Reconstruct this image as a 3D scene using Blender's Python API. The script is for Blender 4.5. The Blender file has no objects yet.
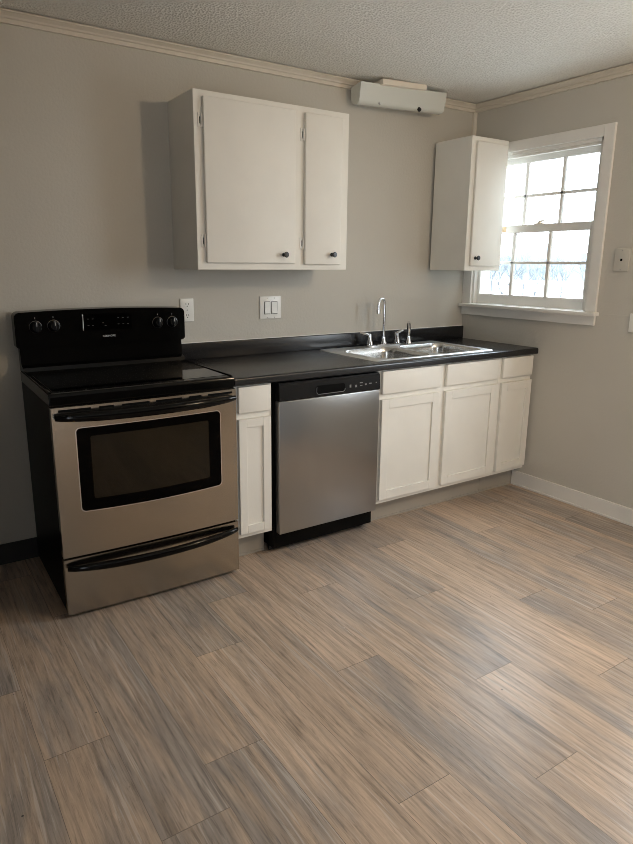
import bpy, bmesh, math, random
from mathutils import Vector, Matrix
random.seed(7)
S = bpy.context.scene
COL = S.collection
PI = math.pi

# ------------------------------------------------------------------ camera
CAM = Vector((-3.334, -3.1149, 1.4055))
YAW, PITCH, ROLL = 0.581, -0.2328, 0.0071
def cam_axes():
    cy, sy, cp, sp = math.cos(YAW), math.sin(YAW), math.cos(PITCH), math.sin(PITCH)
    fw = Vector((sy*cp, cy*cp, sp)); r = Vector((cy, -sy, 0)); u = r.cross(fw)
    c, s = math.cos(ROLL), math.sin(ROLL)
    return r*c + u*s, u*c - r*s, fw
R_, U_, F_ = cam_axes()
cd = bpy.data.cameras.new('camera'); cam = bpy.data.objects.new('camera', cd); COL.objects.link(cam)
cam.matrix_world = Matrix(((R_.x, U_.x, -F_.x, CAM.x), (R_.y, U_.y, -F_.y, CAM.y), (R_.z, U_.z, -F_.z, CAM.z), (0, 0, 0, 1)))
cd.sensor_fit = 'VERTICAL'; cd.sensor_height = 36; cd.lens = 634/844*36
cd.shift_x = 10.39/844; cd.shift_y = -7.88/844; cd.clip_start = .05; cd.clip_end = 600
S.camera = cam

# ------------------------------------------------------------------ world, lights, exposure
W = bpy.data.worlds.new('overcast_sky'); S.world = W; W.use_nodes = True
bg = W.node_tree.nodes['Background']
bg.inputs[0].default_value = (0.86, 0.94, 1.0, 1); bg.inputs[1].default_value = 7.8
S.view_settings.view_transform = 'Standard'; S.view_settings.look = 'None'
S.view_settings.exposure = 0.80; S.view_settings.gamma = 1
def portal(name, loc, rot, sx, sy):
    l = bpy.data.lights.new(name, 'AREA'); l.shape = 'RECTANGLE'; l.size = sx; l.size_y = sy
    l.cycles.is_portal = True
    o = bpy.data.objects.new(name, l); o.location = loc; o.rotation_euler = rot; COL.objects.link(o)
portal('window_daylight_portal', (.17, -.50, 1.62), (0, PI/2, 0), 1.0, .95)
portal('side_window_daylight_portal', (.17, -2.025, 1.53), (0, PI/2, 0), 1.12, .87)
dl = bpy.data.lights.new('right_wall_fill', 'AREA'); dl.shape = 'RECTANGLE'; dl.size = 1.9; dl.size_y = 1.2; dl.energy = 31; dl.color = (.86, .94, 1.0)  # added fill light that brightens the right wall, no real source behind it
dlo = bpy.data.objects.new('right_wall_fill', dl); dlo.location = (-3.62, -4.4, 1.05); dlo.rotation_euler = (0, -PI/2, 0); COL.objects.link(dlo)
pl = bpy.data.lights.new('ceiling_lamp_light', 'POINT'); pl.energy = 27; pl.color = (1.0, .76, .50); pl.shadow_soft_size = .06
plo = bpy.data.objects.new('ceiling_lamp_light', pl); plo.location = (-.78, -3.1, 2.28); COL.objects.link(plo)
S.cycles.filter_width = 0.9
S.cycles.max_bounces = 10; S.cycles.diffuse_bounces = 6; S.cycles.glossy_bounces = 5
S.cycles.transparent_max_bounces = 12; S.cycles.sample_clamp_indirect = 2.5; S.cycles.caustics_reflective = False; S.cycles.blur_glossy = 1.0

# ------------------------------------------------------------------ materials
MATS = {}
def principled(name, col, rough=.5, metal=0, spec=.5, coat=0, aniso=0):
    m = bpy.data.materials.new(name); m.use_nodes = True; nt = m.node_tree
    b = nt.nodes['Principled BSDF']
    b.inputs['Base Color'].default_value = (*col, 1); b.inputs['Roughness'].default_value = rough
    b.inputs['Metallic'].default_value = metal; b.inputs['Specular IOR Level'].default_value = spec
    b.inputs['Coat Weight'].default_value = coat; b.inputs['Anisotropic'].default_value = aniso
    MATS[name] = m
    return m, nt, b
def nd(nt, t, **kw):
    n = nt.nodes.new(t)
    for k, v in kw.items(): setattr(n, k, v)
    return n
def mix_rgb(nt, fac, a, b, mode='MIX'):
    n = nd(nt, 'ShaderNodeMix', data_type='RGBA', blend_type=mode)
    for i, v in ((0, fac), (6, a), (7, b)):
        if isinstance(v, bpy.types.NodeSocket): nt.links.new(v, n.inputs[i])
        elif isinstance(v, (int, float)): n.inputs[i].default_value = v
        else: n.inputs[i].default_value = (*v, 1)
    return n.outputs[2]
def ramp(nt, f, stops):
    n = nd(nt, 'ShaderNodeValToRGB'); nt.links.new(f, n.inputs[0]); e = n.color_ramp.elements
    while len(e) < len(stops): e.new(.5)
    for i, (p, c) in enumerate(stops): e[i].position = p; e[i].color = (*c, 1) if not isinstance(c, (int, float)) else (c, c, c, 1)
    return n.outputs[0]
def noise(nt, vec, scale, detail=3, rough=.5, dist=0):
    n = nd(nt, 'ShaderNodeTexNoise'); n.inputs['Scale'].default_value = scale; n.inputs['Detail'].default_value = detail
    n.inputs['Roughness'].default_value = rough; n.inputs['Distortion'].default_value = dist
    if vec: nt.links.new(vec, n.inputs['Vector'])
    return n.outputs['Fac']
def coords(nt, scale=(1, 1, 1), kind='Object', src=None):
    if src is None: src = nd(nt, 'ShaderNodeTexCoord').outputs[kind]
    mp = nd(nt, 'ShaderNodeMapping'); mp.inputs['Scale'].default_value = scale
    nt.links.new(src, mp.inputs['Vector']); return mp.outputs[0]
def bump(nt, b, h, strength, dist):
    n = nd(nt, 'ShaderNodeBump'); n.inputs['Strength'].default_value = strength; n.inputs['Distance'].default_value = dist
    nt.links.new(h, n.inputs['Height']); nt.links.new(n.outputs[0], b.inputs['Normal'])

def mat_wall(name, col, bs=.35):
    m, nt, b = principled(name, col, .62, spec=.35)
    v = coords(nt)
    h = noise(nt, v, 75, 4, .55)
    bump(nt, b, h, bs, .004)
    f = noise(nt, v, 1.3, 3)
    c = mix_rgb(nt, ramp(nt, f, [(.35, 0.), (.7, 1.)]), tuple(x*.96 for x in col), tuple(x*1.03 for x in col))
    nt.links.new(c, b.inputs['Base Color'])
    return m
mat_wall('wall_paint', (.56, .53, .47))
m, nt, b = principled('ceiling_popcorn', (.84, .82, .77), .9, spec=.1)
v = coords(nt); h1 = noise(nt, v, 95, 4, .65); vo = nd(nt, 'ShaderNodeTexVoronoi'); vo.inputs['Scale'].default_value = 85; nt.links.new(v, vo.inputs['Vector'])
hh = mix_rgb(nt, .5, h1, vo.outputs['Distance']); bump(nt, b, hh, .9, .008)
def mat_paint(name, col, rough=.4, spec=.5):
    m, nt, b = principled(name, col, rough, spec=spec)
    v = coords(nt, (1, 1, .25)); bump(nt, b, noise(nt, v, 160, 3), .08, .002)
    f = noise(nt, coords(nt), 5, 4)
    nt.links.new(mix_rgb(nt, ramp(nt, f, [(.4, 0.), (.75, 1.)]), col, tuple(x*.95 for x in col)), b.inputs['Base Color'])
    return m
mat_paint('cabinet_paint', (.81, .785, .725), .6, .12)
mat_paint('trim_paint', (.80, .775, .73), .4)
mat_paint('crown_paint', (.66, .60, .51), .45)
mat_paint('kick_shade_paint', (.38, .345, .295), .5)  # cabinet paint darkened to carry the shade of the toe-kick recess
mat_paint('cream_paint', (.83, .76, .64), .5)
principled('low_bounce_dark', (.07, .06, .05), .6)  # invented dark finish for unseen walls, cuts their bounce light
principled('blocker_grey', (.25, .24, .23), .7)  # grey of the added light blocker outside
principled('white_plastic', (.83, .82, .78), .3)
principled('lens_plastic', (.66, .67, .62), .25, coat=.3)
principled('dark_hole', (.004, .004, .004), .7, spec=.05)
principled('bare_wood', (.50, .36, .22), .7)
principled('vinyl_black', (.016, .015, .014), .5)
principled('knob_black', (.012, .012, .013), .3)
principled('black_enamel', (.0018, .0018, .0018), .10, spec=.18)
principled('black_side', (.003, .0028, .0025), .4, spec=.08)
principled('black_glass', (.0015, .0015, .0015), .035, spec=.42)
principled('oven_glass', (.001, .001, .001), .06, spec=.05)
principled('black_plastic', (.004, .0045, .0055), .28, spec=.30)
principled('window_tint', (.010, .0075, .0035), .05, spec=.30)
principled('grey_print', (.22, .22, .22), .5)
principled('dim_print', (.06, .06, .06), .5)
principled('pale_print', (.60, .61, .62), .5)
principled('chrome', (.74, .75, .77), .06, 1)
principled('screw_metal', (.45, .44, .42), .35, 1)
def mat_steel(name, col, rough, streak=(900, 900, 2), amt=.12):
    m, nt, b = principled(name, col, rough, 1, aniso=.75)
    tg = nd(nt, 'ShaderNodeTangent', direction_type='RADIAL', axis='Z'); nt.links.new(tg.outputs[0], b.inputs['Tangent']); b.inputs['Anisotropic Rotation'].default_value = 0.0
    v = coords(nt, streak); n = noise(nt, v, 1.0, 2)
    nt.links.new(ramp(nt, n, [(.2, rough - amt*.4), (.8, rough + amt*.6)]), b.inputs['Roughness'])
    return m
mat_steel('brushed_steel', (.43, .39, .335), .22, (2.5, 2.5, 700), .05)
mat_steel('washer_steel', (.40, .40, .40), .30, (2.5, 2.5, 700), .015)
principled('rim_reflect_steel', (.74, .74, .73), .36, 1)  # sink steel made paler for the window's reflection on the rim
principled('sink_steel', (.60, .60, .585), .22, 1)
# laminate worktop
m, nt, b = principled('black_laminate', (.012, .012, .0135), .27, spec=.5)
v = coords(nt); f = noise(nt, v, 330, 2)
nt.links.new(ramp(nt, f, [(.64, (.010, .010, .0115)), (.76, (.034, .034, .035))]), b.inputs['Base Color'])
bump(nt, b, noise(nt, v, 240, 3), .06, .001)
# glass pane
m = bpy.data.materials.new('pane_glass'); m.use_nodes = True; nt = m.node_tree; nt.nodes.clear(); MATS['pane_glass'] = m
o = nd(nt, 'ShaderNodeOutputMaterial'); mx = nd(nt, 'ShaderNodeMixShader'); tr = nd(nt, 'ShaderNodeBsdfTransparent'); gl = nd(nt, 'ShaderNodeBsdfGlossy')
gl.inputs['Roughness'].default_value = .02; lw = nd(nt, 'ShaderNodeLayerWeight'); lw.inputs[0].default_value = .5; fr = nd(nt, 'ShaderNodeMath', operation='POWER'); fr.inputs[1].default_value = 4.5; nt.links.new(lw.outputs['Facing'], fr.inputs[0])
tr.inputs[0].default_value = (.90, .93, .95, 1)
nt.links.new(fr.outputs[0], mx.inputs[0]); nt.links.new(tr.outputs[0], mx.inputs[1]); nt.links.new(gl.outputs[0], mx.inputs[2]); nt.links.new(mx.outputs[0], o.inputs[0])
# vinyl plank floor: attribute 'plank' = (random tone, random tan, grain seed), UV = metres inside the plank
m, nt, b = principled('vinyl_plank', (.3, .25, .2), .42, spec=.45)
at = nd(nt, 'ShaderNodeAttribute', attribute_name='plank'); sep = nd(nt, 'ShaderNodeSeparateColor'); nt.links.new(at.outputs['Color'], sep.inputs[0])
uv = nd(nt, 'ShaderNodeUVMap').outputs[0]
off = nd(nt, 'ShaderNodeVectorMath', operation='MULTIPLY_ADD'); nt.links.new(at.outputs['Color'], off.inputs[0]); off.inputs[1].default_value = (37, 53, 71); nt.links.new(uv, off.inputs[2])
src = off.outputs[0]
big = noise(nt, coords(nt, (5.5, .7, 1), src=src), 1.5, 4, .6, 1.2)         # long tan and grey zones
gr = noise(nt, coords(nt, (13, .7, 1), src=src), 1.0, 6, .62, 1.6)          # wide cathedral grain
fine = noise(nt, coords(nt, (120, 7, 1), src=src), 1.0, 7, .72, .5)           # fine streaks
scr = noise(nt, coords(nt, (70, 1.8, 1), src=src), 1.0, 3, .6, .8)           # pale wire-brushed grain
blot = noise(nt, coords(nt, (9, 3, 1), src=src), 1.0, 5, .7)
tanf = nd(nt, 'ShaderNodeMath', operation='ADD'); nt.links.new(big, tanf.inputs[0]); nt.links.new(sep.outputs[1], tanf.inputs[1])
base = mix_rgb(nt, ramp(nt, tanf.outputs[0], [(.64, 0.), (.88, 1.)]), (.335, .284, .246), (.505, .382, .286))
dark = ramp(nt, gr, [(.30, .62), (.42, .90), (.56, 1.0), (.70, 1.08)])
c1 = mix_rgb(nt, 1.0, base, dark, 'MULTIPLY')
c2 = mix_rgb(nt, 1.0, c1, ramp(nt, fine, [(.37, .66), (.46, .97), (.62, 1.15)]), 'MULTIPLY')
c2 = mix_rgb(nt, 1.0, c2, ramp(nt, blot, [(.3, .86), (.7, 1.12)]), 'MULTIPLY')
c3 = mix_rgb(nt, ramp(nt, scr, [(.60, 0.), (.64, .34)]), c2, (.68, .63, .58))
wv = nd(nt, 'ShaderNodeTexWave', wave_type='BANDS', bands_direction='X'); wv.inputs['Scale'].default_value = 7; wv.inputs['Distortion'].default_value = 9; wv.inputs['Detail'].default_value = 4; wv.inputs['Detail Scale'].default_value = .8; wv.inputs['Detail Roughness'].default_value = .6
nt.links.new(coords(nt, (1.6, .16, 1), src=src), wv.inputs['Vector'])
c3 = mix_rgb(nt, ramp(nt, blot, [(.42, 0.), (.58, .9)]), c3, mix_rgb(nt, 1.0, c3, ramp(nt, wv.outputs['Fac'], [(.04, .74), (.30, .99), (1., 1.04)]), 'MULTIPLY'))
tone = nd(nt, 'ShaderNodeMapRange'); nt.links.new(sep.outputs[0], tone.inputs[0]); tone.inputs[3].default_value = .90; tone.inputs[4].default_value = 1.10
tv = nd(nt, 'ShaderNodeCombineColor')
for i in range(3): nt.links.new(tone.outputs[0], tv.inputs[i])
c4 = mix_rgb(nt, 1.0, c3, tv.outputs[0], 'MULTIPLY')
sp = nd(nt, 'ShaderNodeTexVoronoi'); sp.inputs['Scale'].default_value = 8.5; nt.links.new(coords(nt), sp.inputs['Vector'])
c5 = mix_rgb(nt, ramp(nt, sp.outputs['Distance'], [(.022, .85), (.034, 0.)]), c4, (.03, .025, .02))  # crumbs of dirt
nt.links.new(c5, b.inputs['Base Color'])
nt.links.new(ramp(nt, fine, [(.3, .37), (.7, .27)]), b.inputs['Roughness'])
bump(nt, b, mix_rgb(nt, .5, fine, gr), .22, .002)
principled('plank_joint', (.15, .12, .095), .6)
principled('snowy_ground', (.42, .42, .41), .9, spec=.1)
principled('pale_bark', (.10, .105, .11), .9, spec=.1)
principled('hedge_green', (.16, .18, .175), .9, spec=.1)
principled('hill_brush', (.115, .127, .135), .95, spec=.05)

# ------------------------------------------------------------------ mesh helpers
def BM(): return bmesh.new()
def add_box(bm, x0, x1, y0, y1, z0, z1, bev=0, seg=2):
    x0, x1 = sorted((x0, x1)); y0, y1 = sorted((y0, y1)); z0, z1 = sorted((z0, z1))
    vs = [bm.verts.new(p) for p in ((x0,y0,z0),(x1,y0,z0),(x1,y1,z0),(x0,y1,z0),(x0,y0,z1),(x1,y0,z1),(x1,y1,z1),(x0,y1,z1))]
    fs = [bm.faces.new([vs[i] for i in f]) for f in ((3,2,1,0),(4,5,6,7),(0,1,5,4),(1,2,6,5),(2,3,7,6),(3,0,4,7))]
    if bev > 0:
        es = list({e for f in fs for e in f.edges})
        bmesh.ops.bevel(bm, geom=es, offset=bev, segments=seg, affect='EDGES', profile=.5)
    return vs
def add_prism(bm, pts, axis, a, b):
    """pts: closed 2-D outline; axis 'x': (y,z) extruded over x; 'y': (x,z) over y; 'z': (x,y) over z"""
    def mk(p, t): return {'x': (t, p[0], p[1]), 'y': (p[0], t, p[1]), 'z': (p[0], p[1], t)}[axis]
    A = [bm.verts.new(mk(p, a)) for p in pts]; B = [bm.verts.new(mk(p, b)) for p in pts]
    n = len(pts)
    for i in range(n): bm.faces.new((A[i], A[(i+1) % n], B[(i+1) % n], B[i]))
    bm.faces.new(A[::-1]); bm.faces.new(B)
def frame_of(d):
    d = d.normalized(); a = Vector((0, 0, 1)) if abs(d.z) < .9 else Vector((1, 0, 0))
    u = d.cross(a).normalized(); return u, d.cross(u).normalized()
def add_tube(bm, pts, rad, seg=12, caps=True, flat=None):
    """rad: number or list; flat=(ru, rz): elliptical section, rz along world z"""
    pts = [Vector(p) for p in pts]; n = len(pts); rings = []; u = None
    for i, p in enumerate(pts):
        d = (pts[min(i+1, n-1)] - pts[max(i-1, 0)]).normalized()
        if flat:
            w = Vector((0, 0, 1)); uu = d.cross(w).normalized()
            r = rad[i] if isinstance(rad, (list, tuple)) else rad
            rings.append([bm.verts.new(p + uu*math.cos(t)*flat[0]*r + w*math.sin(t)*flat[1]*r) for t in (2*PI*k/seg for k in range(seg))])
            continue
        if u is None: u, w = frame_of(d)
        else:
            u = (u - d*u.dot(d)).normalized(); w = d.cross(u)
        r = rad[i] if isinstance(rad, (list, tuple)) else rad
        rings.append([bm.verts.new(p + u*math.cos(t)*r + w*math.sin(t)*r) for t in (2*PI*k/seg for k in range(seg))])
    for A, B in zip(rings, rings[1:]):
        for k in range(seg): bm.faces.new((A[k], A[(k+1) % seg], B[(k+1) % seg], B[k]))
    if caps: bm.faces.new(rings[0][::-1]); bm.faces.new(rings[-1])
def add_lathe(bm, prof, origin, axis=(0, 0, 1), seg=20):
    """prof: list of (radius, height along axis)"""
    o = Vector(origin); d = Vector(axis).normalized(); u, w = frame_of(d); rings = []
    for r, h in prof:
        if r < 1e-6: rings.append([bm.verts.new(o + d*h)])
        else: rings.append([bm.verts.new(o + d*h + u*math.cos(t)*r + w*math.sin(t)*r) for t in (2*PI*k/seg for k in range(seg))])
    for A, B in zip(rings, rings[1:]):
        for k in range(seg):
            k2 = (k+1) % seg
            if len(A) == 1 and len(B) == 1: continue
            if len(A) == 1: bm.faces.new((A[0], B[k2], B[k]))
            elif len(B) == 1: bm.faces.new((A[k], A[k2], B[0]))
            else: bm.faces.new((A[k], A[k2], B[k2], B[k]))
def rrect(x0, x1, y0, y1, r, n=6):
    out = []
    for cx, cy, a in ((x1-r, y1-r, 0), (x0+r, y1-r, PI/2), (x0+r, y0+r, PI), (x1-r, y0+r, 3*PI/2)):
        out += [(cx + r*math.cos(a + PI/2*k/n), cy + r*math.sin(a + PI/2*k/n)) for k in range(n+1)]
    return out
def add_panel(bm, x0, x1, lo, hi, fy, th, r=0, nx=40):
    """a plate in the x-z plane with a curved front y=fy(x); lo/hi give its lower and upper edge, r its corner radius"""
    xs = [x0 + (x1-x0)*(.5 - .5*math.cos(PI*i/nx)) for i in range(nx+1)]
    F = []; B = []
    for x in xs:
        d = min(x-x0, x1-x); c = r - math.sqrt(max(0, r*r - (r-d)**2)) if d < r else 0
        a, b_ = lo(x) + c, hi(x) - c
        F.append((bm.verts.new((x, fy(x), a)), bm.verts.new((x, fy(x), b_))))
        B.append((bm.verts.new((x, fy(x)+th, a)), bm.verts.new((x, fy(x)+th, b_))))
    for i in range(nx):
        bm.faces.new((F[i][0], F[i+1][0], F[i+1][1], F[i][1])); bm.faces.new((B[i][1], B[i+1][1], B[i+1][0], B[i][0]))
        bm.faces.new((F[i][1], F[i+1][1], B[i+1][1], B[i][1])); bm.faces.new((B[i][0], B[i+1][0], F[i+1][0], F[i][0]))
    bm.faces.new((F[0][0], F[0][1], B[0][1], B[0][0])); bm.faces.new((F[-1][1], F[-1][0], B[-1][0], B[-1][1]))
def link(name, bm, mat, parent=None, off=None, smooth=None):
    if off is not None: bmesh.ops.translate(bm, verts=bm.verts, vec=-Vector(off))
    bmesh.ops.recalc_face_normals(bm, faces=bm.faces)
    me = bpy.data.meshes.new(name); bm.to_mesh(me); bm.free()
    me.materials.append(MATS[mat])
    if smooth is not None:
        for p in me.polygons: p.use_smooth = True
        me.set_sharp_from_angle(angle=math.radians(smooth))
    o = bpy.data.objects.new(name, me); COL.objects.link(o)
    if parent: o.parent = parent
    return o
def thing(name, label, cat, loc=(0, 0, 0), rz=0, group=None):
    o = bpy.data.objects.new(name, None); COL.objects.link(o); o.location = loc; o.rotation_euler = (0, 0, rz); o.empty_display_size = .1
    o['label'] = label; o['category'] = cat
    if group: o['group'] = group
    return o
def struct(name, bm, mat, smooth=None):
    o = link(name, bm, mat, None, None, smooth); o['kind'] = 'structure'; return o
def text_mesh(name, body, size, mat, parent, loc, rot, depth=.0004):
    cu = bpy.data.curves.new(name, 'FONT'); cu.body = body; cu.size = size; cu.extrude = depth; cu.align_x = 'CENTER'; cu.align_y = 'CENTER'
    t = bpy.data.objects.new(name + '_source', cu); COL.objects.link(t)
    bpy.context.view_layer.update()
    me = bpy.data.meshes.new_from_object(t.evaluated_get(bpy.context.evaluated_depsgraph_get()))
    bpy.data.objects.remove(t); bpy.data.curves.remove(cu)
    me.name = name; me.materials.clear(); me.materials.append(MATS[mat])
    o = bpy.data.objects.new(name, me); COL.objects.link(o); o.parent = parent; o.location = loc; o.rotation_euler = rot
    return o

GZ = -.7
# ------------------------------------------------------------------ room shell
LY0, LY1, LZ1 = -5.02, -3.78, 2.04                  # recess added in the left wall to hold the fill light
H = 2.408; XL = -3.55; YR = -5.6; T = .15
# floor: one mesh of vinyl planks laid along y
PW, PL, PX = .191, 1.22, -2.155
joints = {-6: -1.03, -5: -1.404, -4: -.62, -3: -1.67, -2: -1.18, -1: -2.075, 0: -1.528, 1: -2.22, 2: -1.824, 3: -1.30, 4: -2.043, 5: -1.55, 6: -.55, 7: -.967, 8: -1.42, 9: -.7, 10: -1.1}
tones = {(-1, 0): (.60, .50), (4, 1): (.85, .52), (4, 0): (.5, .2), (1, 1): (.62, .42), (2, 1): (.55, .22), (3, 1): (.42, .12), (0, 1): (.75, .50), (-3, 1): (.45, .3), (-2, 0): (.7, .4), (0, 0): (.45, .15), (2, 0): (.8, .4), (7, 1): (.8, .45), (5, 0): (.45, .2)}
bm = BM(); cl = bm.loops.layers.float_color.new('plank'); ul = bm.loops.layers.uv.new('UVMap')
def floor_quad(x0, x1, y0, y1, col, mi):
    vs = [bm.verts.new((x, y, 0)) for x, y in ((x0, y0), (x1, y0), (x1, y1), (x0, y1))]
    f = bm.faces.new(vs); f.material_index = mi
    for l in f.loops: l[cl] = col; l[ul].uv = (l.vert.co.x, l.vert.co.y)
for k in range(-13, 12):
    a = max(PX + k*PW, XL); b_ = min(PX + (k+1)*PW, 0)
    if b_ - a < .004: continue
    j = joints.get(k, -random.uniform(.3, 1.4))
    q = j - 5*PL; n = -5
    while q < 0:
        y0, y1 = max(q, YR), min(q + PL, 0)
        if y1 - y0 > .01:
            t = tones.get((k, n + 1), (random.uniform(.2, .8), random.uniform(.1, .45)))
            floor_quad(a + .0006, b_ - .0006, y0 + .0009, y1 - .0009, (t[0], t[1]*.62 + .13, random.random(), 1), 0)
            g = (0, 0, 0, 1)
            floor_quad(a, a + .0006, y0, y1, g, 1); floor_quad(b_ - .0006, b_, y0, y1, g, 1)
            floor_quad(a + .0006, b_ - .0006, y0, y0 + .0009, g, 1); floor_quad(a + .0006, b_ - .0006, y1 - .0009, y1, g, 1)
        q += PL; n += 1
fl = struct('floor', bm, 'vinyl_plank'); fl.data.materials.append(MATS['plank_joint'])
bm = BM(); add_box(bm, XL, T, YR, T, H, H + .1); struct('ceiling', bm, 'ceiling_popcorn')
bm = BM(); add_box(bm, XL - T, T, 0, T, -.1, H); struct('wall_back', bm, 'wall_paint')
bm = BM(); add_box(bm, XL - T, XL, LY1, 0, -.1, H); add_box(bm, XL - T, XL, YR, LY0, -.1, H); add_box(bm, XL - T, XL, LY0, LY1, LZ1, H); add_box(bm, XL - T, XL - T + .03, LY0, LY1, -.1, LZ1); add_box(bm, XL, -3.19, -1.02, 0, -.1, H); struct('wall_left', bm, 'low_bounce_dark')  # last box is an unseen stub added to block light beside the stove

WY0, WY1, WZ0, WZ1 = -.94, -.075, 1.14, 2.08      # window opening
SY0, SY1 = -2.45, -1.6                            # second window in the same wall, outside the frame
bm = BM()
add_box(bm, 0, T, WY1, 0, -.1, H); add_box(bm, 0, T, WY0, WY1, -.1, WZ0); add_box(bm, 0, T, WY0, WY1, WZ1, H)
add_box(bm, 0, T, SY1, WY0, -.1, H); add_box(bm, 0, T, SY0, SY1, -.1, .98); add_box(bm, 0, T, SY0, SY1, WZ1, H); add_box(bm, 0, T, YR, SY0, -.1, H)
bmesh.ops.remove_doubles(bm, verts=bm.verts, dist=1e-5)
struct('wall_right', bm, 'wall_paint')
bm = BM(); add_box(bm, T, 2.4, -1.10, -.965, GZ - .3, H + .2); struct('outside_light_blocker', bm, 'blocker_grey')   # unseen blocker added to keep grazing skylight off the corner cabinet
bm = BM(); add_box(bm, XL - T, T, YR - T, YR, -.1, H); struct('wall_front', bm, 'low_bounce_dark')
# baseboards
bm = BM(); add_box(bm, -.013, 0, YR, -.531, 0, .0955, .003); add_box(bm, -.020, -.012, YR, -.531, 0, .012, .002)
struct('baseboard_right', bm, 'trim_paint')
bm = BM(); add_box(bm, XL, -2.13, -.008, 0, 0, .102, .002); struct('baseboard_back', bm, 'vinyl_black')
# crown moulding, stepped profile
def crown(sgn=-1):
    return [(0, H-.050), (-.011, H-.050), (-.013, H-.034), (-.019, H-.031), (-.021, H-.024), (-.032, H-.014), (-.037, H-.012), (-.037, H-.005), (0, H-.005)]
bm = BM(); add_prism(bm, crown(), 'x', XL, 0); struct('trim_1', bm, 'crown_paint')
bm = BM(); add_prism(bm, [(p[0], p[1]) for p in crown()], 'y', YR, 0); struct('trim_2', bm, 'crown_paint')
bm = BM(); add_prism(bm, [(0, 0), (-.022, 0), (-.020, -.012), (-.012, -.020), (0, -.022)], 'z', 2.14, H-.046); struct('trim_3', bm, 'crown_paint')

# ------------------------------------------------------------------ window
win = bpy.data.objects.new('window_1', None); COL.objects.link(win); win['kind'] = 'structure'; win.location = (0, -.5, WZ0); WO = (0, -.5, WZ0)
def wpart(name, bm, mat, parent=win, smooth=None): return link(name, bm, mat, parent, WO, smooth)
CX = -.0175
bm = BM()
add_box(bm, CX, 0, -1.001, WY0, 1.153, 2.14, .002); add_box(bm, CX, 0, WY1, -.003, 1.153, 2.14, .002); add_box(bm, CX, 0, WY0, WY1, WZ1, 2.14, .002)
wpart('casing', bm, 'trim_paint')
bm = BM()   # jamb lining with stops
add_box(bm, 0, T, WY0, WY0 + .018, 1.153, WZ1); add_box(bm, 0, T, WY1 - .014, WY1, 1.153, WZ1); add_box(bm, 0, T, WY0, WY1, WZ1 - .018, WZ1)
add_box(bm, .008, .022, WY0 + .018, WY1 - .014, WZ1 - .034, WZ1 - .018, .002)
add_box(bm, .008, .022, WY0 + .018, WY0 + .028, 1.153, WZ1 - .018, .002)
add_box(bm, .064, .076, WY0 + .018, WY0 + .026, 1.153, WZ1 - .018, .002)
wpart('jamb', bm, 'trim_paint')
bm = BM(); add_box(bm, -.05, .03, -1.016, -.003, 1.131, 1.153, .004); add_box(bm, .03, T, WY0, WY1, 1.131, 1.153); wpart('stool', bm, 'trim_paint')
bm = BM(); add_box(bm, CX, 0, -1.0, -.003, 1.0775, 1.131, .002); wpart('apron', bm, 'trim_paint')
def sash(name, xa, xb, ya, yb, za, zb, gy0, gy1, gz0, gz1, my, mz):
    bm = BM()
    add_box(bm, xa, xb, ya, gy0, za, zb, .002); add_box(bm, xa, xb, gy1, yb, za, zb, .002)
    add_box(bm, xa, xb, gy0, gy1, za, gz0, .002); add_box(bm, xa, xb, gy0, gy1, gz1, zb, .002)
    xm = (xa + xb)/2
    for y in my: add_box(bm, xa + .006, xb - .006, y - .010, y + .010, gz0, gz1, .003)
    add_box(bm, xa + .006, xb - .006, gy0, gy1, mz - .009, mz + .009, .003)
    s = wpart(name, bm, 'trim_paint')
    bm = BM(); add_box(bm, xm - .0015, xm + .0015, gy0 - .004, gy1 + .004, gz0 - .004, gz1 + .004); wpart('pane', bm, 'pane_glass', s)
    return s
us = sash('upper_sash', .078, .108, -.921, -.090, 1.605, 2.06, -.875, -.120, 1.652, 2.020, (-.641, -.381), 1.825)
ls = sash('lower_sash', .028, .060, -.921, -.090, 1.155, 1.650, -.884, -.112, 1.219, 1.603, (-.624, -.360), 1.421)
bm = BM(); add_box(bm, .030, .060, -.565, -.505, 1.650, 1.656, .002); add_lathe(bm, [(0, 0), (.012, 0), (.012, .010), (.006, .014), (0, .014)], (.045, -.535, 1.656)); add_tube(bm, [(.045, -.535, 1.668), (.046, -.565, 1.668)], .005, 8)
wpart('sash_lock', bm, 'cream_paint', ls, 40)
for dims in ((.009, .0125, WY1 - .075, WY1 - .016, WZ1 - .055, WZ1 - .040), (.0265, .0282, -.30, -.13, 1.612, 1.642)):
    bm = BM(); add_box(bm, *dims); w = wpart('worn_wood', bm, 'bare_wood'); w['label'] = 'bare wood showing through worn white paint'

# ------------------------------------------------------------------ upper cabinets
def cab_knob(parent, off, x, y, z):
    bm = BM(); add_lathe(bm, [(0, 0), (.010, 0), (.010, .003), (.0055, .008), (.0055, .016), (.013, .024), (.0145, .028), (.012, .031), (0, .032)], (x, y, z), (0, -1, 0), 18)
    k = link('knob', bm, 'knob_black', parent, off, 40); k['label'] = 'small round black metal knob'
def hinge(parent, off, x, y, z):
    """surface hinge: leaf on the frame, knuckle beside the door edge at x"""
    bm = BM()
    add_box(bm, x - .021, x - .003, y - .004, y, z - .030, z - .018, .001); add_box(bm, x - .021, x - .003, y - .004, y, z + .018, z + .030, .001)
    add_box(bm, x - .021, x - .014, y - .004, y, z - .018, z + .018)
    add_tube(bm, [(x - .004, y - .007, z - .028), (x - .004, y - .007, z + .028)], .0045, 10)
    h = link('hinge', bm, 'trim_paint', parent, off, 40)
    bm = BM(); add_box(bm, x - .0135, x - .009, y - .0012, y, z - .014, z + .014); link('screw_hole', bm, 'dark_hole', h, off)
UX0, UX1, UY, UZ0, UZ1 = -2.0925, -1.2320, -.296, 1.3754, 2.1532
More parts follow.
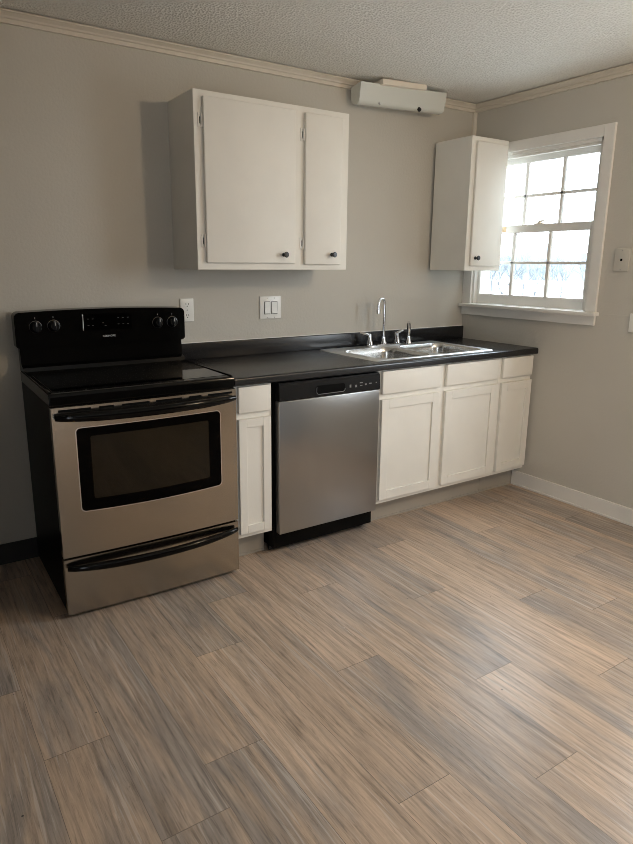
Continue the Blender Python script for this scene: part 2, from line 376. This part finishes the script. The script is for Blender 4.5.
uc = thing('wall_cabinet', 'wide white two-door wall cabinet above the counter, left of the window', 'cabinet', ((UX0+UX1)/2, 0, UZ0)); UO = uc.location.copy()
bm = BM(); add_box(bm, UX0, UX1, UY, -.001, UZ0, UZ1, .0015)
link('body', bm, 'cabinet_paint', uc, UO)
def slab(parent, off, x0, x1, y, th, z0, z1, bev=.004):
    bm = BM(); add_box(bm, x0, x1, y - th, y - .0005, z0, z1, bev, 3); return link('door', bm, 'cabinet_paint', parent, off, 35)
d1 = slab(uc, UO, -2.052, -1.567, UY, .019, 1.407, 2.127)
d2 = slab(uc, UO, -1.508, -1.284, UY, .019, 1.402, 2.124)
d1['label'] = 'wider left slab door'; d2['label'] = 'narrow right slab door'
cab_knob(d1, UO, -1.636, UY - .019, 1.449); cab_knob(d2, UO, -1.341, UY - .019, 1.453)
hinge(uc, UO, -2.052, UY, 2.027); hinge(uc, UO, -2.052, UY, 1.507); hinge(uc, UO, -1.508, UY, 2.024); hinge(uc, UO, -1.508, UY, 1.507)

VX0, VX1, VY, VZ0, VZ1 = -.353, -.036, -.322, 1.3717, 2.142
vc = thing('corner_wall_cabinet', 'narrow one-door white wall cabinet in the corner, overlapping the window', 'cabinet', ((VX0+VX1)/2, 0, VZ0)); VO = vc.location.copy()
bm = BM(); add_box(bm, VX0, VX1, VY, -.024, VZ0, VZ1, .0015); link('body', bm, 'cabinet_paint', vc, VO)
d = slab(vc, VO, -.319, -.052, VY, .017, VZ0 + .028, VZ1 - .030)
cab_knob(d, VO, -.283, VY - .017, 1.447)

# ------------------------------------------------------------------ base cabinets
FY, DFY, FB, FT = -.612, -.632, .135, .873
def shaker(parent, off, x0, x1, z0, z1, st=.050):
    bm = BM()
    add_box(bm, x0, x0 + st, DFY, FY - .0005, z0, z1, .0015); add_box(bm, x1 - st, x1, DFY, FY - .0005, z0, z1, .0015)
    add_box(bm, x0 + st, x1 - st, DFY, FY - .0005, z0, z0 + st, .0015); add_box(bm, x0 + st, x1 - st, DFY, FY - .0005, z1 - st, z1, .0015)
    dr = link('door', bm, 'cabinet_paint', parent, off)
    bm = BM(); add_box(bm, x0 + st - .003, x1 - st + .003, DFY + .009, FY - .001, z0 + st - .003, z1 - st + .003); link('inset_panel', bm, 'cabinet_paint', dr, off)
    return dr
def drawer(parent, off, x0, x1):
    bm = BM(); add_box(bm, x0, x1, DFY, FY - .0005, .7449, .8661, .004, 3); link('drawer_front', bm, 'cabinet_paint', parent, off, 35)
def base(name, label, x0, x1, fronts, kick=True, kick_x=None):
    t = thing(name, label, 'cabinet', ((x0+x1)/2, -.3, 0)); O = t.location.copy()
    bm = BM()
    th = .016   # open-topped carcass so the sink bowls hang inside
    add_box(bm, x0, x0 + th, FY + .018, -.03, FB, FT); add_box(bm, x1 - th, x1, FY + .018, -.03, FB, FT)
    add_box(bm, x0 + th, x1 - th, FY + .018, -.03, FB, FB + th); add_box(bm, x0 + th, x1 - th, -.036, -.03, FB + th, FT)
    link('carcass', bm, 'cabinet_paint', t, O)
    bm = BM()   # face frame: outer stiles, rails and a mullion between each pair of fronts
    ms = [(x0, fronts[0][0] + .02)] + [(p[1] - .018, q[0] + .018) for p, q in zip(fronts, fronts[1:])] + [(fronts[-1][1] - .02, x1)]
    for a, b_ in ms: add_box(bm, a, b_, FY, FY + .018, FB, FT)
    for p, q in zip(ms, ms[1:]):
        for za, zb in ((FB, FB + .045), (.705, .755), (FT - .03, FT)): add_box(bm, p[1], q[0], FY, FY + .018, za, zb)
    link('face_frame', bm, 'cabinet_paint', t, O)
    for a, b_ in fronts:
        drawer(t, O, a, b_); shaker(t, O, a, b_, .159, .7162, .050 if b_ - a > .2 else .040)
    kx0, kx1 = kick_x or (x0, x1)
    bm = BM(); add_box(bm, kx0, kx1, -.53, -.515, 0, FB); add_box(bm, kx0, kx1, -.5305, -.536, 0, .012, .002); link('toe_kick', bm, 'kick_shade_paint', t, O)
    return t
base('narrow_base_cabinet', 'narrow white base cabinet with one drawer, between the stove and dishwasher', -2.088, -1.8865, [(-2.0649, -1.8984)])
base('sink_base_cabinet', 'wide white base cabinet with two doors under the sink', -1.2510, -.3200, [(-1.2285, -.8154), (-.7655, -.3404)])
base('end_base_cabinet', 'slim white base cabinet against the window wall at the counter end', -.3180, -.0150, [(-.2968, -.0247)])

# ------------------------------------------------------------------ countertop with backsplash
CZ, CB, CF = .9117, .8745, -.6432
ct = thing('countertop', 'long black laminate countertop with low backsplash over the cabinets', 'countertop', (-1.045, -.32, CB)); CO = ct.location.copy()
CX0, CX1 = -2.0875, -.002
HX0, HX1, HY0, HY1 = -1.178, -.362, -.562, -.125   # cut-out under the sink
bm = BM()
r = .011
prof = [(HY0, CB), (HY0, CZ)] + [(CF + r - r*math.sin(t), CZ - r + r*math.cos(t)) for t in [PI/2*k/6 for k in range(7)]] + [(CF, CB + .004), (CF + .004, CB)]
add_prism(bm, prof, 'x', CX0, CX1)
add_box(bm, CX0, CX1, HY1, -.001, CB, CZ); add_box(bm, CX0, HX0, HY0, HY1, CB, CZ); add_box(bm, HX1, CX1, HY0, HY1, CB, CZ)
link('worktop', bm, 'black_laminate', ct, CO, 30)
bm = BM(); add_tube(bm, [(CX0, -.003, .9968), (CX1, -.003, .9968)], .0028, 8); link('caulk_line', bm, 'trim_paint', ct, CO, 60)
bm = BM(); add_box(bm, CX0, CX1, -.0217, -.001, CZ - .001, .9963, .004, 3); link('backsplash', bm, 'black_laminate', ct, CO, 35)

# ------------------------------------------------------------------ sink
sk = thing('double_sink', 'stainless steel double-bowl drop-in sink set in the black countertop', 'sink', (-.75, -.31, CZ)); SO = sk.location.copy()
bowls = [(-1.165, -.792), (-.752, -.375)]
BY0, BY1 = -.552, -.160
bm = BM()
def loop_edges(bm, pts, z):
    vs = [bm.verts.new((x, y, z)) for x, y in pts]
    return vs, [bm.edges.new((vs[i], vs[(i+1) % len(vs)])) for i in range(len(vs))]
zt = CZ + .0045
outer, oe = loop_edges(bm, rrect(-1.232, -.333, -.574, -.052, .022), zt)
edges = list(oe); 
for x0, x1 in bowls:
    hv, he = loop_edges(bm, rrect(x0, x1, BY0, BY1, .07, 8), zt); edges += he
bmesh.ops.triangle_fill(bm, use_beauty=True, use_dissolve=True, edges=edges, normal=(0, 0, 1))
low = [bm.verts.new((v.co.x + (.006 if v.co.x > -.75 else -.006), v.co.y + (.006 if v.co.y > -.31 else -.006), CZ + .0006)) for v in outer]
for i in range(len(outer)):
    j = (i+1) % len(outer); bm.faces.new((outer[i], outer[j], low[j], low[i]))
link('rim', bm, 'rim_reflect_steel', sk, SO)
for x0, x1 in bowls:
    bm = BM(); rings = []
    for ins, dz, rr in ((0, 0, .07), (.003, -.004, .07), (.008, -.03, .068), (.016, -.145, .062), (.026, -.165, .055), (.045, -.175, .05), (.12, -.180, .04)):
        rings.append([bm.verts.new((x, y, zt + dz)) for x, y in rrect(x0 + ins, x1 - ins, BY0 + ins, BY1 - ins, rr, 8)])
    for A, B in zip(rings, rings[1:]):
        n = len(A)
        for i in range(n): bm.faces.new((A[i], A[(i+1) % n], B[(i+1) % n], B[i]))
    bm.faces.new(rings[-1])
    bw = link('bowl', bm, 'sink_steel', sk, SO, 50)
    bm = BM(); add_lathe(bm, [(0, -.004), (.022, -.004), (.030, .001), (.042, .0025), (.044, 0)], ((x0+x1)/2, (BY0+BY1)/2, zt - .1795), seg=24); link('drain', bm, 'chrome', bw, SO, 40)

# ------------------------------------------------------------------ faucet and sprayer
fz = zt; FO = Vector((-.787, -.10, fz))
fa = thing('kitchen_faucet', 'chrome gooseneck faucet with two lever handles behind the sink', 'faucet', FO)
bm = BM(); add_prism(bm, rrect(-.918, -.656, -.126, -.074, .025), 'z', fz + .0005, fz + .012); link('base_plate', bm, 'chrome', fa, FO, 40)
bm = BM()
dv = Vector((-.92, -.39, 0)); rr = .040; zs = 1.166
pts = [FO + Vector((0, 0, .010)), FO + Vector((0, 0, .08))] + [FO + dv*(rr - rr*math.cos(t)) + Vector((0, 0, zs - fz + rr*math.sin(t))) for t in [PI*1.02*k/18 for k in range(19)]]
pts.append(pts[-1] + Vector((0, 0, -.035)))
add_tube(bm, pts, .0085, 14); sp_ = link('spout', bm, 'chrome', fa, FO, 60)
bm = BM(); add_tube(bm, [pts[-1] + Vector((0, 0, .012)), pts[-1] + Vector((0, 0, -.012))], .013, 14); link('aerator', bm, 'chrome', sp_, FO, 40)
bm = BM(); add_lathe(bm, [(.021, .011), (.020, .02), (.014, .034), (.0125, .055), (0, .055)], FO); link('spout_collar', bm, 'chrome', fa, FO, 40)
for hx, dx, dy in ((-.897, -.062, .012), (-.679, .050, .0)):
    bm = BM(); add_lathe(bm, [(.023, .011), (.022, .022), (.015, .045), (.013, .070), (.012, .076), (0, .078)], (hx, -.1, fz))
    add_tube(bm, [(hx - dx*.15, -.1, fz + .070), (hx + dx*.5, -.1 + dy*.5, fz + .080), (hx + dx, -.1 + dy, fz + .088)], [.0085, .0075, .0055], 10)
    link('lever_handle', bm, 'chrome', fa, FO, 50)
so = thing('side_sprayer', 'chrome pull-out sprayer standing right of the faucet on the sink', 'sprayer', (-.581, -.1, fz)); PO = so.location.copy()
bm = BM(); add_lathe(bm, [(.024, .0005), (.023, .008), (.016, .022), (.013, .045), (.0125, .05), (0, .05)], PO); link('holder', bm, 'chrome', so, PO, 50)
bm = BM(); add_tube(bm, [PO + Vector(p) for p in ((0, 0, .045), (0, 0, .075), (-.002, -.003, .100), (-.008, -.008, .122), (-.018, -.015, .136))], [.010, .013, .014, .013, .010], 14)
link('spray_head', bm, 'chrome', so, PO, 50)

# ------------------------------------------------------------------ dishwasher
DX0, DX1, DY = -1.8584, -1.2576, -.6418
dw = thing('dishwasher', 'stainless steel dishwasher with black control strip under the counter', 'dishwasher', ((DX0+DX1)/2, -.33, 0)); DO = dw.location.copy()
bm = BM(); add_box(bm, DX0 - .012, DX1 + .003, -.600, -.04, .03, .868); link('tub', bm, 'black_side', dw, DO)
bm = BM(); add_box(bm, DX0, DX1, DY, -.601, .1156, .778, .003, 2); dd = link('door', bm, 'washer_steel', dw, DO, 35)
bm = BM()
PZ0, PZ1 = .781, .8654; px0, px1 = DX0 + .155, DX0 + .330   # pocket handle gap
prof = lambda: [(-.601, PZ0), (DY, PZ0), (DY - .002, PZ0 + .004), (DY + .001, PZ1 - .012), (DY + .010, PZ1), (-.601, PZ1)]
add_prism(bm, prof(), 'x', DX0, DX1)
cp = link('control_panel', bm, 'black_plastic', dw, DO, 20)
bm = BM(); add_prism(bm, [(x, z) for x, z in rrect(DX0 + .205, DX0 + .375, .796, .836, .014)], 'y', DY - .0045, DY + .004)
link('pocket_handle', bm, 'dark_hole', cp, DO)
bm = BM(); ring = [Vector((x, DY - .005, z)) for x, z in rrect(DX0 + .205, DX0 + .375, .794, .836, .014)]
low_ring = ring[len(ring)//2 - 3:] ; add_tube(bm, low_ring, .0016, 6); link('pocket_lip', bm, 'grey_print', cp, DO, 60)
for u, z, wd, hh in ((.41, .815, .010, .014), (.445, .812, .012, .012), (.478, .826, .018, .005), (.478, .812, .014, .004), (.507, .815, .010, .008), (.536, .817, .016, .006), (.575, .818, .006, .006)):
    bm = BM(); add_box(bm, DX0 + u - wd/2, DX0 + u + wd/2, DY - .0022, DY + .001, z - hh/2, z + hh/2)
    link('button_mark', bm, 'grey_print', cp, DO)
bm = BM(); add_box(bm, DX0 - .010, DX1 - .012, -.552, -.54, .002, .105); link('kickplate', bm, 'vinyl_black', dw, DO)

# ------------------------------------------------------------------ electric range (local axes: origin at its front right foot)
rg = thing('electric_range', 'black and stainless steel electric range at the left end of the counter', 'stove', (-2.1008, -.65, 0), -.0098)
X0, X1 = -.7678, 0.
def rp(name, bm, mat, parent=rg, smooth=None): return link(name, bm, mat, parent, None, smooth)
bow = lambda x: (1 - ((x - X0)/(X1 - X0)*2 - 1)**2)
DFr = -.0288
bm = BM(); add_box(bm, X0 + .002, X1 - .002, .0, .60, .022, .876, .002); rp('body', bm, 'black_side')
for fx in (X0 + .05, X1 - .05):
    for fy in (.05, .54):
        bm = BM(); add_lathe(bm, [(.016, 0), (.018, .006), (.010, .010), (.010, .024), (0, .024)], (fx, fy, 0)); rp('foot', bm, 'black_plastic', rg, 40)
# oven door
lo, hi = .2655, .8735
bm = BM(); add_panel(bm, X0 + .001, X1 - .001, lambda x: lo, lambda x: hi, lambda x: DFr - .010*bow(x), .034)
dr = rp('oven_door', bm, 'brushed_steel', rg, 25)
wx0, wx1 = X0 + .085, X1 - .082
fd = lambda x: DFr - .010*bow(x)
wl = lambda x: .456 - .013*bow(x); wh = lambda x: .787 - .002*bow(x)
bm = BM(); add_panel(bm, wx0 - .004, wx1 + .004, lambda x: wl(x) - .004, lambda x: wh(x) + .004, lambda x: fd(x) - .0012, .004, .018); rp('window_trim', bm, 'chrome', dr, 25)
bm = BM(); add_panel(bm, wx0, wx1, wl, wh, lambda x: fd(x) - .0026, .004, .016); gl_ = rp('door_glass', bm, 'oven_glass', dr, 25)
bm = BM(); add_panel(bm, wx0 + .050, wx1 - .056, lambda x: wl(x) + .048, lambda x: wh(x) - .034, lambda x: fd(x) - .0031, .002, .008); rp('view_pane', bm, 'window_tint', dr, 25)
def arc_handle(name, z, out, xa, xb, y0, drop, ru, rz, parent):
    bm = BM(); pts = []; rad = []
    for k in range(33):
        u = k/32; s = math.sin(PI*u)**.55 if 0 < u < 1 else 0
        bowv = 1 - (2*u - 1)**2
        pts.append((xa + (xb - xa)*u, y0 - .016 - out*(.45*s + .55*bowv), z - drop*bowv)); rad.append(.55 + .45*min(1, s*1.3))
    add_tube(bm, pts, rad, 14, True, (ru, rz)); return rp(name, bm, 'black_enamel', parent, 60)
arc_handle('handle', .838, .034, X0 + .010, X1 - .012, DFr, .006, .014, .019, dr)
for a, b_ in ((.035, .19), (.23, .305), (.345, .49), (.525, .67), (.71, .785), (.825, .975)):
    xa, xb = X0 + (X1-X0)*a, X0 + (X1-X0)*b_
    bm = BM(); add_panel(bm, xa, xb, lambda x: .8555, lambda x: .8645, lambda x: fd(x) - .0008, .003, 0, 8)
    rp('vent_slot', bm, 'dark_hole', dr)
# storage drawer
bm = BM(); add_panel(bm, X0 + .001, X1 - .001, lambda x: .0184, lambda x: .2565, lambda x: DFr - .010*bow(x), .034)
dw2 = rp('storage_drawer', bm, 'brushed_steel', rg, 25)
arc_handle('handle', .226, .040, X0 + .010, X1 - .014, DFr, .010, .014, .017, dw2)
# cooktop: rimmed black glass slab
bm = BM(); add_prism(bm, [(-.015, .8765), (-.016, .915), (-.010, .9245), (.0, .9265), (.575, .9265), (.60, .9265), (.60, .8765)], 'x', X0, X1)
bmesh.ops.bevel(bm, geom=[e for e in bm.edges if abs(e.verts[0].co.x - e.verts[1].co.x) < 1e-6], offset=.004, segments=2, affect='EDGES')
ck = rp('cooktop', bm, 'black_enamel', rg, 40)
bm = BM(); add_box(bm, X0 + .022, X1 - .022, .025, .545, .9262, .9280, .0006, 1); rp('glass_surface', bm, 'black_glass', ck)
for xa in (X0 + .004, X1 - .014):
    bm = BM(); add_box(bm, xa, xa + .010, .0, .545, .9262, .9315, .002); rp('side_rail', bm, 'black_enamel', ck, 40)
# backguard
BGF = .565
bm = BM()
add_prism(bm, [(.62, .925), (.535, .925), (.540, .945), (.572, .955), (.578, 1.03), (.560, 1.036), (.62, 1.036)], 'x', X0 + .004, X1 - .004)
bgd = rp('backguard', bm, 'black_enamel', rg, 25)
bm = BM()
ht = lambda x: 1.1876 + .009*bow(x); hl = lambda x: 1.030
NX = 48; BX0, BX1 = X0 - .012, X1 + .008; xs = [BX0 + (BX1-BX0)*(.5 - .5*math.cos(PI*i/NX)) for i in range(NX+1)]; rc = .022
def pan_y(t): return .554 - .002*t    # leans back towards the top
cols = []
for x in xs:
    d_ = max(0, min(x - BX0, BX1 - x)); c = rc - math.sqrt(max(0, rc*rc - (rc-d_)**2)) if d_ < rc else 0
    a_, b_ = hl(x) + c*.6, ht(x) - c
    col = [(x, .62, a_)] + [(x, pan_y(k/6), a_ + (b_-a_)*k/6) for k in range(7)] + [(x, .587, b_ + .003), (x, .62, b_ + .003)]
    cols.append([bm.verts.new(p) for p in col])
for A, B in zip(cols, cols[1:]):
    n = len(A)
    for i in range(n): bm.faces.new((A[i], A[(i+1) % n], B[(i+1) % n], B[i]))
bm.faces.new(cols[0]); bm.faces.new(cols[-1][::-1])
pan = rp('control_panel', bm, 'black_enamel', rg, 35)
def py(z): t = (z - 1.03)/(1.19 - 1.03); return pan_y(t)
lean = math.atan2(-.002, .16)
for kx, kz in ((-.694, 1.124), (-.617, 1.126), (-.132, 1.121), (-.058, 1.121)):
    y = py(kz); ax = (0, -math.cos(lean), -math.sin(lean)*-1)
    bm = BM(); add_lathe(bm, [(.026, -.002), (.026, .004), (.022, .008), (.020, .024), (.017, .028), (0, .028)], (kx, y, kz), ax, 24)
    add_box(bm, kx - .005, kx + .005, y - .036, y - .024, kz - .019, kz + .023, .002)
    kb = rp('knob', bm, 'black_plastic', rg, 40)
    bm = BM(); add_lathe(bm, [(.0272, .0), (.0272, .0025), (.0258, .0035)], (kx, y - .001, kz), ax, 24)
    link('chrome_ring', bm, 'screw_metal', kb, None, 40)
    bm = BM(); add_box(bm, kx - .0012, kx + .0012, y - .0366, y - .0358, kz + .004, kz + .022); link('pointer', bm, 'pale_print', kb)
    bm = BM(); add_box(bm, kx - .0015, kx + .0015, py(kz + .038) - .0012, py(kz + .038) + .002, kz + .035, kz + .042)
    rp('printed_mark', bm, 'grey_print', pan)
bm = BM(); dx0, dx1 = -.487, -.262
z0, z1 = 1.098, 1.172
vs = [bm.verts.new((x, py(z) - d_, z)) for d_ in (.003, -.003) for x, z in ((dx0, z0), (dx1, z0), (dx1, z1), (dx0, z1))]
for f in ((0,1,2,3), (7,6,5,4), (0,4,5,1), (1,5,6,2), (2,6,7,3), (3,7,4,0)): bm.faces.new([vs[i] for i in f])
dis = rp('clock_display', bm, 'oven_glass', rg)
for u, z in [(.10, 1.15), (.19, 1.15), (.10, 1.12), (.19, 1.12), (.40, 1.13), (.45, 1.118), (.72, 1.152), (.82, 1.152), (.92, 1.152), (.72, 1.122), (.82, 1.122), (.92, 1.122)]:
    x = dx0 + (dx1-dx0)*u; bm = BM(); add_box(bm, x - .004, x + .004, py(z) - .0036, py(z) - .002, z - .0012, z + .0012)
    rp('button_mark', bm, 'dim_print', dis)
bm = BM(); add_box(bm, dx0 - .004, dx0, py(1.135) - .006, py(1.135) + .002, z0, z1, .001); rp('display_edge_glint', bm, 'screw_metal', dis)  # bright strip drawn in for the reflection along the frame edge
text_mesh('brand_lettering', 'KENMORE', .013, 'pale_print', pan, (-.372, py(1.068) - .0012, 1.068), (PI/2 - lean, 0, 0))

# ------------------------------------------------------------------ wall light above the cabinets
LX0, LX1 = -1.024, -.402
lt = thing('fluorescent_wall_light', 'white strip light with curved cover hung at the ceiling above the sink', 'light', (-.70, -.04, 2.33)); LO = lt.location.copy()
lt.rotation_euler = (0, math.radians(-1.9), math.radians(-2.2))
prof = [(-.040, 2.372), (-.136, 2.384), (-.140, 2.382), (-.131, 2.34), (-.122, 2.304), (-.1215, 2.296), (-.116, 2.285), (-.104, 2.278), (-.075, 2.276), (-.052, 2.286), (-.040, 2.305)]
bm = BM(); add_prism(bm, prof, 'x', LX0, LX1); bmesh.ops.bevel(bm, geom=[e for e in bm.edges if abs(e.verts[0].co.x - e.verts[1].co.x) < 1e-6], offset=.002, segments=2, affect='EDGES')
cv = link('cover', bm, 'lens_plastic', lt, LO, 40)
bm = BM(); add_box(bm, -.895, -.580, -.165, -.050, 2.376, 2.4045, .002); link('ballast_box', bm, 'cream_paint', lt, LO)
bm = BM(); add_tube(bm, [(-.885, -.116, 2.290), (-.885, -.123, 2.281)], .005, 10); link('retaining_screw', bm, 'screw_metal', cv, LO, 40)
bm = BM(); add_tube(bm, [(-.595, -.112, 2.288), (-.595, -.124, 2.277)], .011, 12); link('switch_knob', bm, 'knob_black', cv, LO, 40)

# ------------------------------------------------------------------ wall plates
def wplate(x0, x1, z0, z1):
    bm = BM(); add_box(bm, x0, x1, -.007, -.0003, z0, z1, .003, 3); return bm
t = thing('wall_outlet', 'white duplex wall outlet just right of the stove backguard', 'outlet', (-2.028, 0, 1.168)); O = t.location.copy()
link('cover_plate', wplate(-2.070, -1.996, 1.109, 1.228), 'white_plastic', t, O, 40)
for cz in (1.1395, 1.1965):
    bm = BM(); add_prism(bm, rrect(-2.050, -2.016, cz - .0145, cz + .0145, .012), 'y', -.0085, -.006); rc_ = link('receptacle', bm, 'white_plastic', t, O)
    for sx in (-2.041, -2.0275):
        bm = BM(); add_box(bm, sx, sx + .0025, -.0088, -.008, cz - .002, cz + .008); link('socket_slot', bm, 'dark_hole', rc_, O)
    bm = BM(); add_tube(bm, [(-2.033, -.0088, cz - .008), (-2.033, -.008, cz - .008)], .0028, 8); link('ground_hole', bm, 'dark_hole', rc_, O)
bm = BM(); add_lathe(bm, [(.0035, 0), (.0035, .0012), (0, .0016)], (-2.033, -.0068, 1.168), (0, -1, 0), 10); link('plate_screw', bm, 'screw_metal', t, O)
t = thing('light_switch', 'white double rocker light switch on the wall above the backsplash', 'switch', (-1.5345, 0, 1.165)); O = t.location.copy()
link('cover_plate', wplate(-1.604, -1.469, 1.104, 1.229), 'white_plastic', t, O, 40)
for cx in (-1.5575, -1.5115):
    bm = BM(); add_box(bm, cx - .0195, cx + .0195, -.0074, -.006, 1.130, 1.200); link('rocker_recess', bm, 'dark_hole', t, O)
    bm = BM(); add_prism(bm, [(-.0065, 1.132), (-.0125, 1.134), (-.0095, 1.166), (-.0090, 1.198), (-.0065, 1.198)], 'x', cx - .0165, cx + .0165); link('rocker', bm, 'white_plastic', t, O)
    for z in (1.112, 1.218):
        bm = BM(); add_lathe(bm, [(.003, 0), (.003, .0012), (0, .0016)], (cx, -.0068, z), (0, -1, 0), 10); link('plate_screw', bm, 'screw_metal', t, O)
t = thing('phone_jack_plate', 'wall-coloured jack plate with small dark socket right of the window', 'wall plate', (0, -1.1145, 1.4375)); O = t.location.copy()
bm = BM(); add_box(bm, -.008, -.0003, -1.158, -1.071, 1.377, 1.498, .004, 3); link('cover_plate', bm, 'wall_paint', t, O, 40)
bm = BM(); add_box(bm, -.0086, -.007, -1.1205, -1.1085, 1.431, 1.444); link('jack_socket', bm, 'dark_hole', t, O)
for z in (1.387, 1.488):
    bm = BM(); add_lathe(bm, [(.0035, 0), (.0035, .0014), (0, .002)], (-.0078, -1.1145, z), (-1, 0, 0), 10); link('plate_screw', bm, 'screw_metal', t, O)
t = thing('white_wall_plate', 'small white wall plate right of the window, lower than the jack plate', 'wall plate', (0, -1.235, 1.112)); O = t.location.copy()
bm = BM(); add_box(bm, -.008, -.0003, -1.272, -1.200, 1.060, 1.160, .003, 3); link('cover_plate', bm, 'white_plastic', t, O, 40)
bm = BM(); add_box(bm, -.010, -.007, -1.245, -1.227, 1.095, 1.125, .001); link('toggle', bm, 'white_plastic', t, O)
bm = BM(); add_box(bm, -.0022, 0, -1.2, -1.04, 1.138, 1.146, .001); struct('trim_4', bm, 'wall_paint')

# ------------------------------------------------------------------ outside the window
bm = BM(); vs = [bm.verts.new(p) for p in ((.2, -80, GZ), (260, -80, GZ - 3), (260, 260, GZ - 3), (.2, 260, GZ))]; bm.faces.new(vs)
add_box(bm, .16, .3, -60, 60, GZ - 1, GZ - .02)
gd = link('pale_yard', bm, 'snowy_ground'); gd['kind'] = 'structure'
def pol(deg, d): return Vector((math.cos(math.radians(deg))*d, math.sin(math.radians(deg))*d, 0)) + Vector((CAM.x, CAM.y, 0))
def gz(p): return GZ - 3*max(0, p.x - .2)/260
# brush-covered ridge
bm = BM(); prev = None; rnd = random.Random(3)
for i in range(140):
    a = 10 + 60*i/139; p = pol(a, 170); q = pol(a, 215)
    h = 3.2 + 2.0*math.sin(a*.21 + .6) + .9*math.sin(a*.9) + rnd.uniform(0, 1.4)
    cur = [bm.verts.new((p.x, p.y, -5)), bm.verts.new(((p.x+q.x)/2, (p.y+q.y)/2, h)), bm.verts.new((q.x, q.y, -5))]
    if prev:
        bm.faces.new((prev[0], cur[0], cur[1], prev[1])); bm.faces.new((prev[1], cur[1], cur[2], prev[2]))
    prev = cur
hl_ = link('wooded_ridge', bm, 'hill_brush'); hl_['kind'] = 'structure'
# bare trees
def bare_tree(seed):
    rn = random.Random(seed); bm = BM()
    def branch(p, d, l, r, depth):
        e = p + d*l; mid = p + d*l*.5 + Vector((rn.uniform(-1, 1), rn.uniform(-1, 1), 0))*l*.05
        add_tube(bm, [p, mid, e], [r, r*.85, r*.65], 4, False)
        if depth == 0: return
        for _ in range(3 if depth > 1 else 4):
            a = Vector((rn.uniform(-1, 1), rn.uniform(-1, 1), rn.uniform(-.15, .9)))
            branch(p + d*l*rn.uniform(.55, 1.0), (d + a*.85).normalized(), l*rn.uniform(.6, .85), r*.55, depth - 1)
    branch(Vector((0, 0, 0)), Vector((0, 0, 1)), 1.15, .05, 5)
    me_o = link('bare_tree', bm, 'pale_bark'); return me_o
protos = [bare_tree(s) for s in (1, 5, 9)]
spots = [(33.5, 58, 1.0), (35.2, 44, .95), (36.4, 60, 1.15), (37.3, 39, .85), (38.2, 52, 1.0), (39.1, 62, 1.2), (39.9, 36, .95), (40.8, 48, 1.15), (41.6, 40, 1.0), (42.5, 56, 1.25), (43.4, 38, 1.0), (45, 50, 1.1)]
for i, (a, dd_, s) in enumerate(spots):
    o = protos[i] if i < 3 else protos[i % 3].copy()
    if i >= 3: COL.objects.link(o)
    p = pol(a, dd_); o.location = (p.x, p.y, gz(p)); o.scale = (s, s, s); o.rotation_euler = (0, 0, i*1.7)
    o['label'] = 'bare winter tree in the pale view beyond the window'; o['category'] = 'tree'; o['group'] = 'bare trees outside the window'
# clipped hedge slanting across the yard
bm = BM(); A, B = pol(33.0, 30), pol(37.5, 17); rnd = random.Random(8); pts = []; rads = []
for k in range(60):
    u = k/59; p = A.lerp(B, u); pts.append((p.x + rnd.uniform(-.08, .08), p.y + rnd.uniform(-.08, .08), gz(p) + .28 + rnd.uniform(-.05, .05))); rads.append(.30 + rnd.uniform(-.06, .06))
add_tube(bm, pts, rads, 9)
hg = link('low_hedge', bm, 'hedge_green'); hg['label'] = 'low dark hedge slanting across the pale yard outside'; hg['category'] = 'hedge'
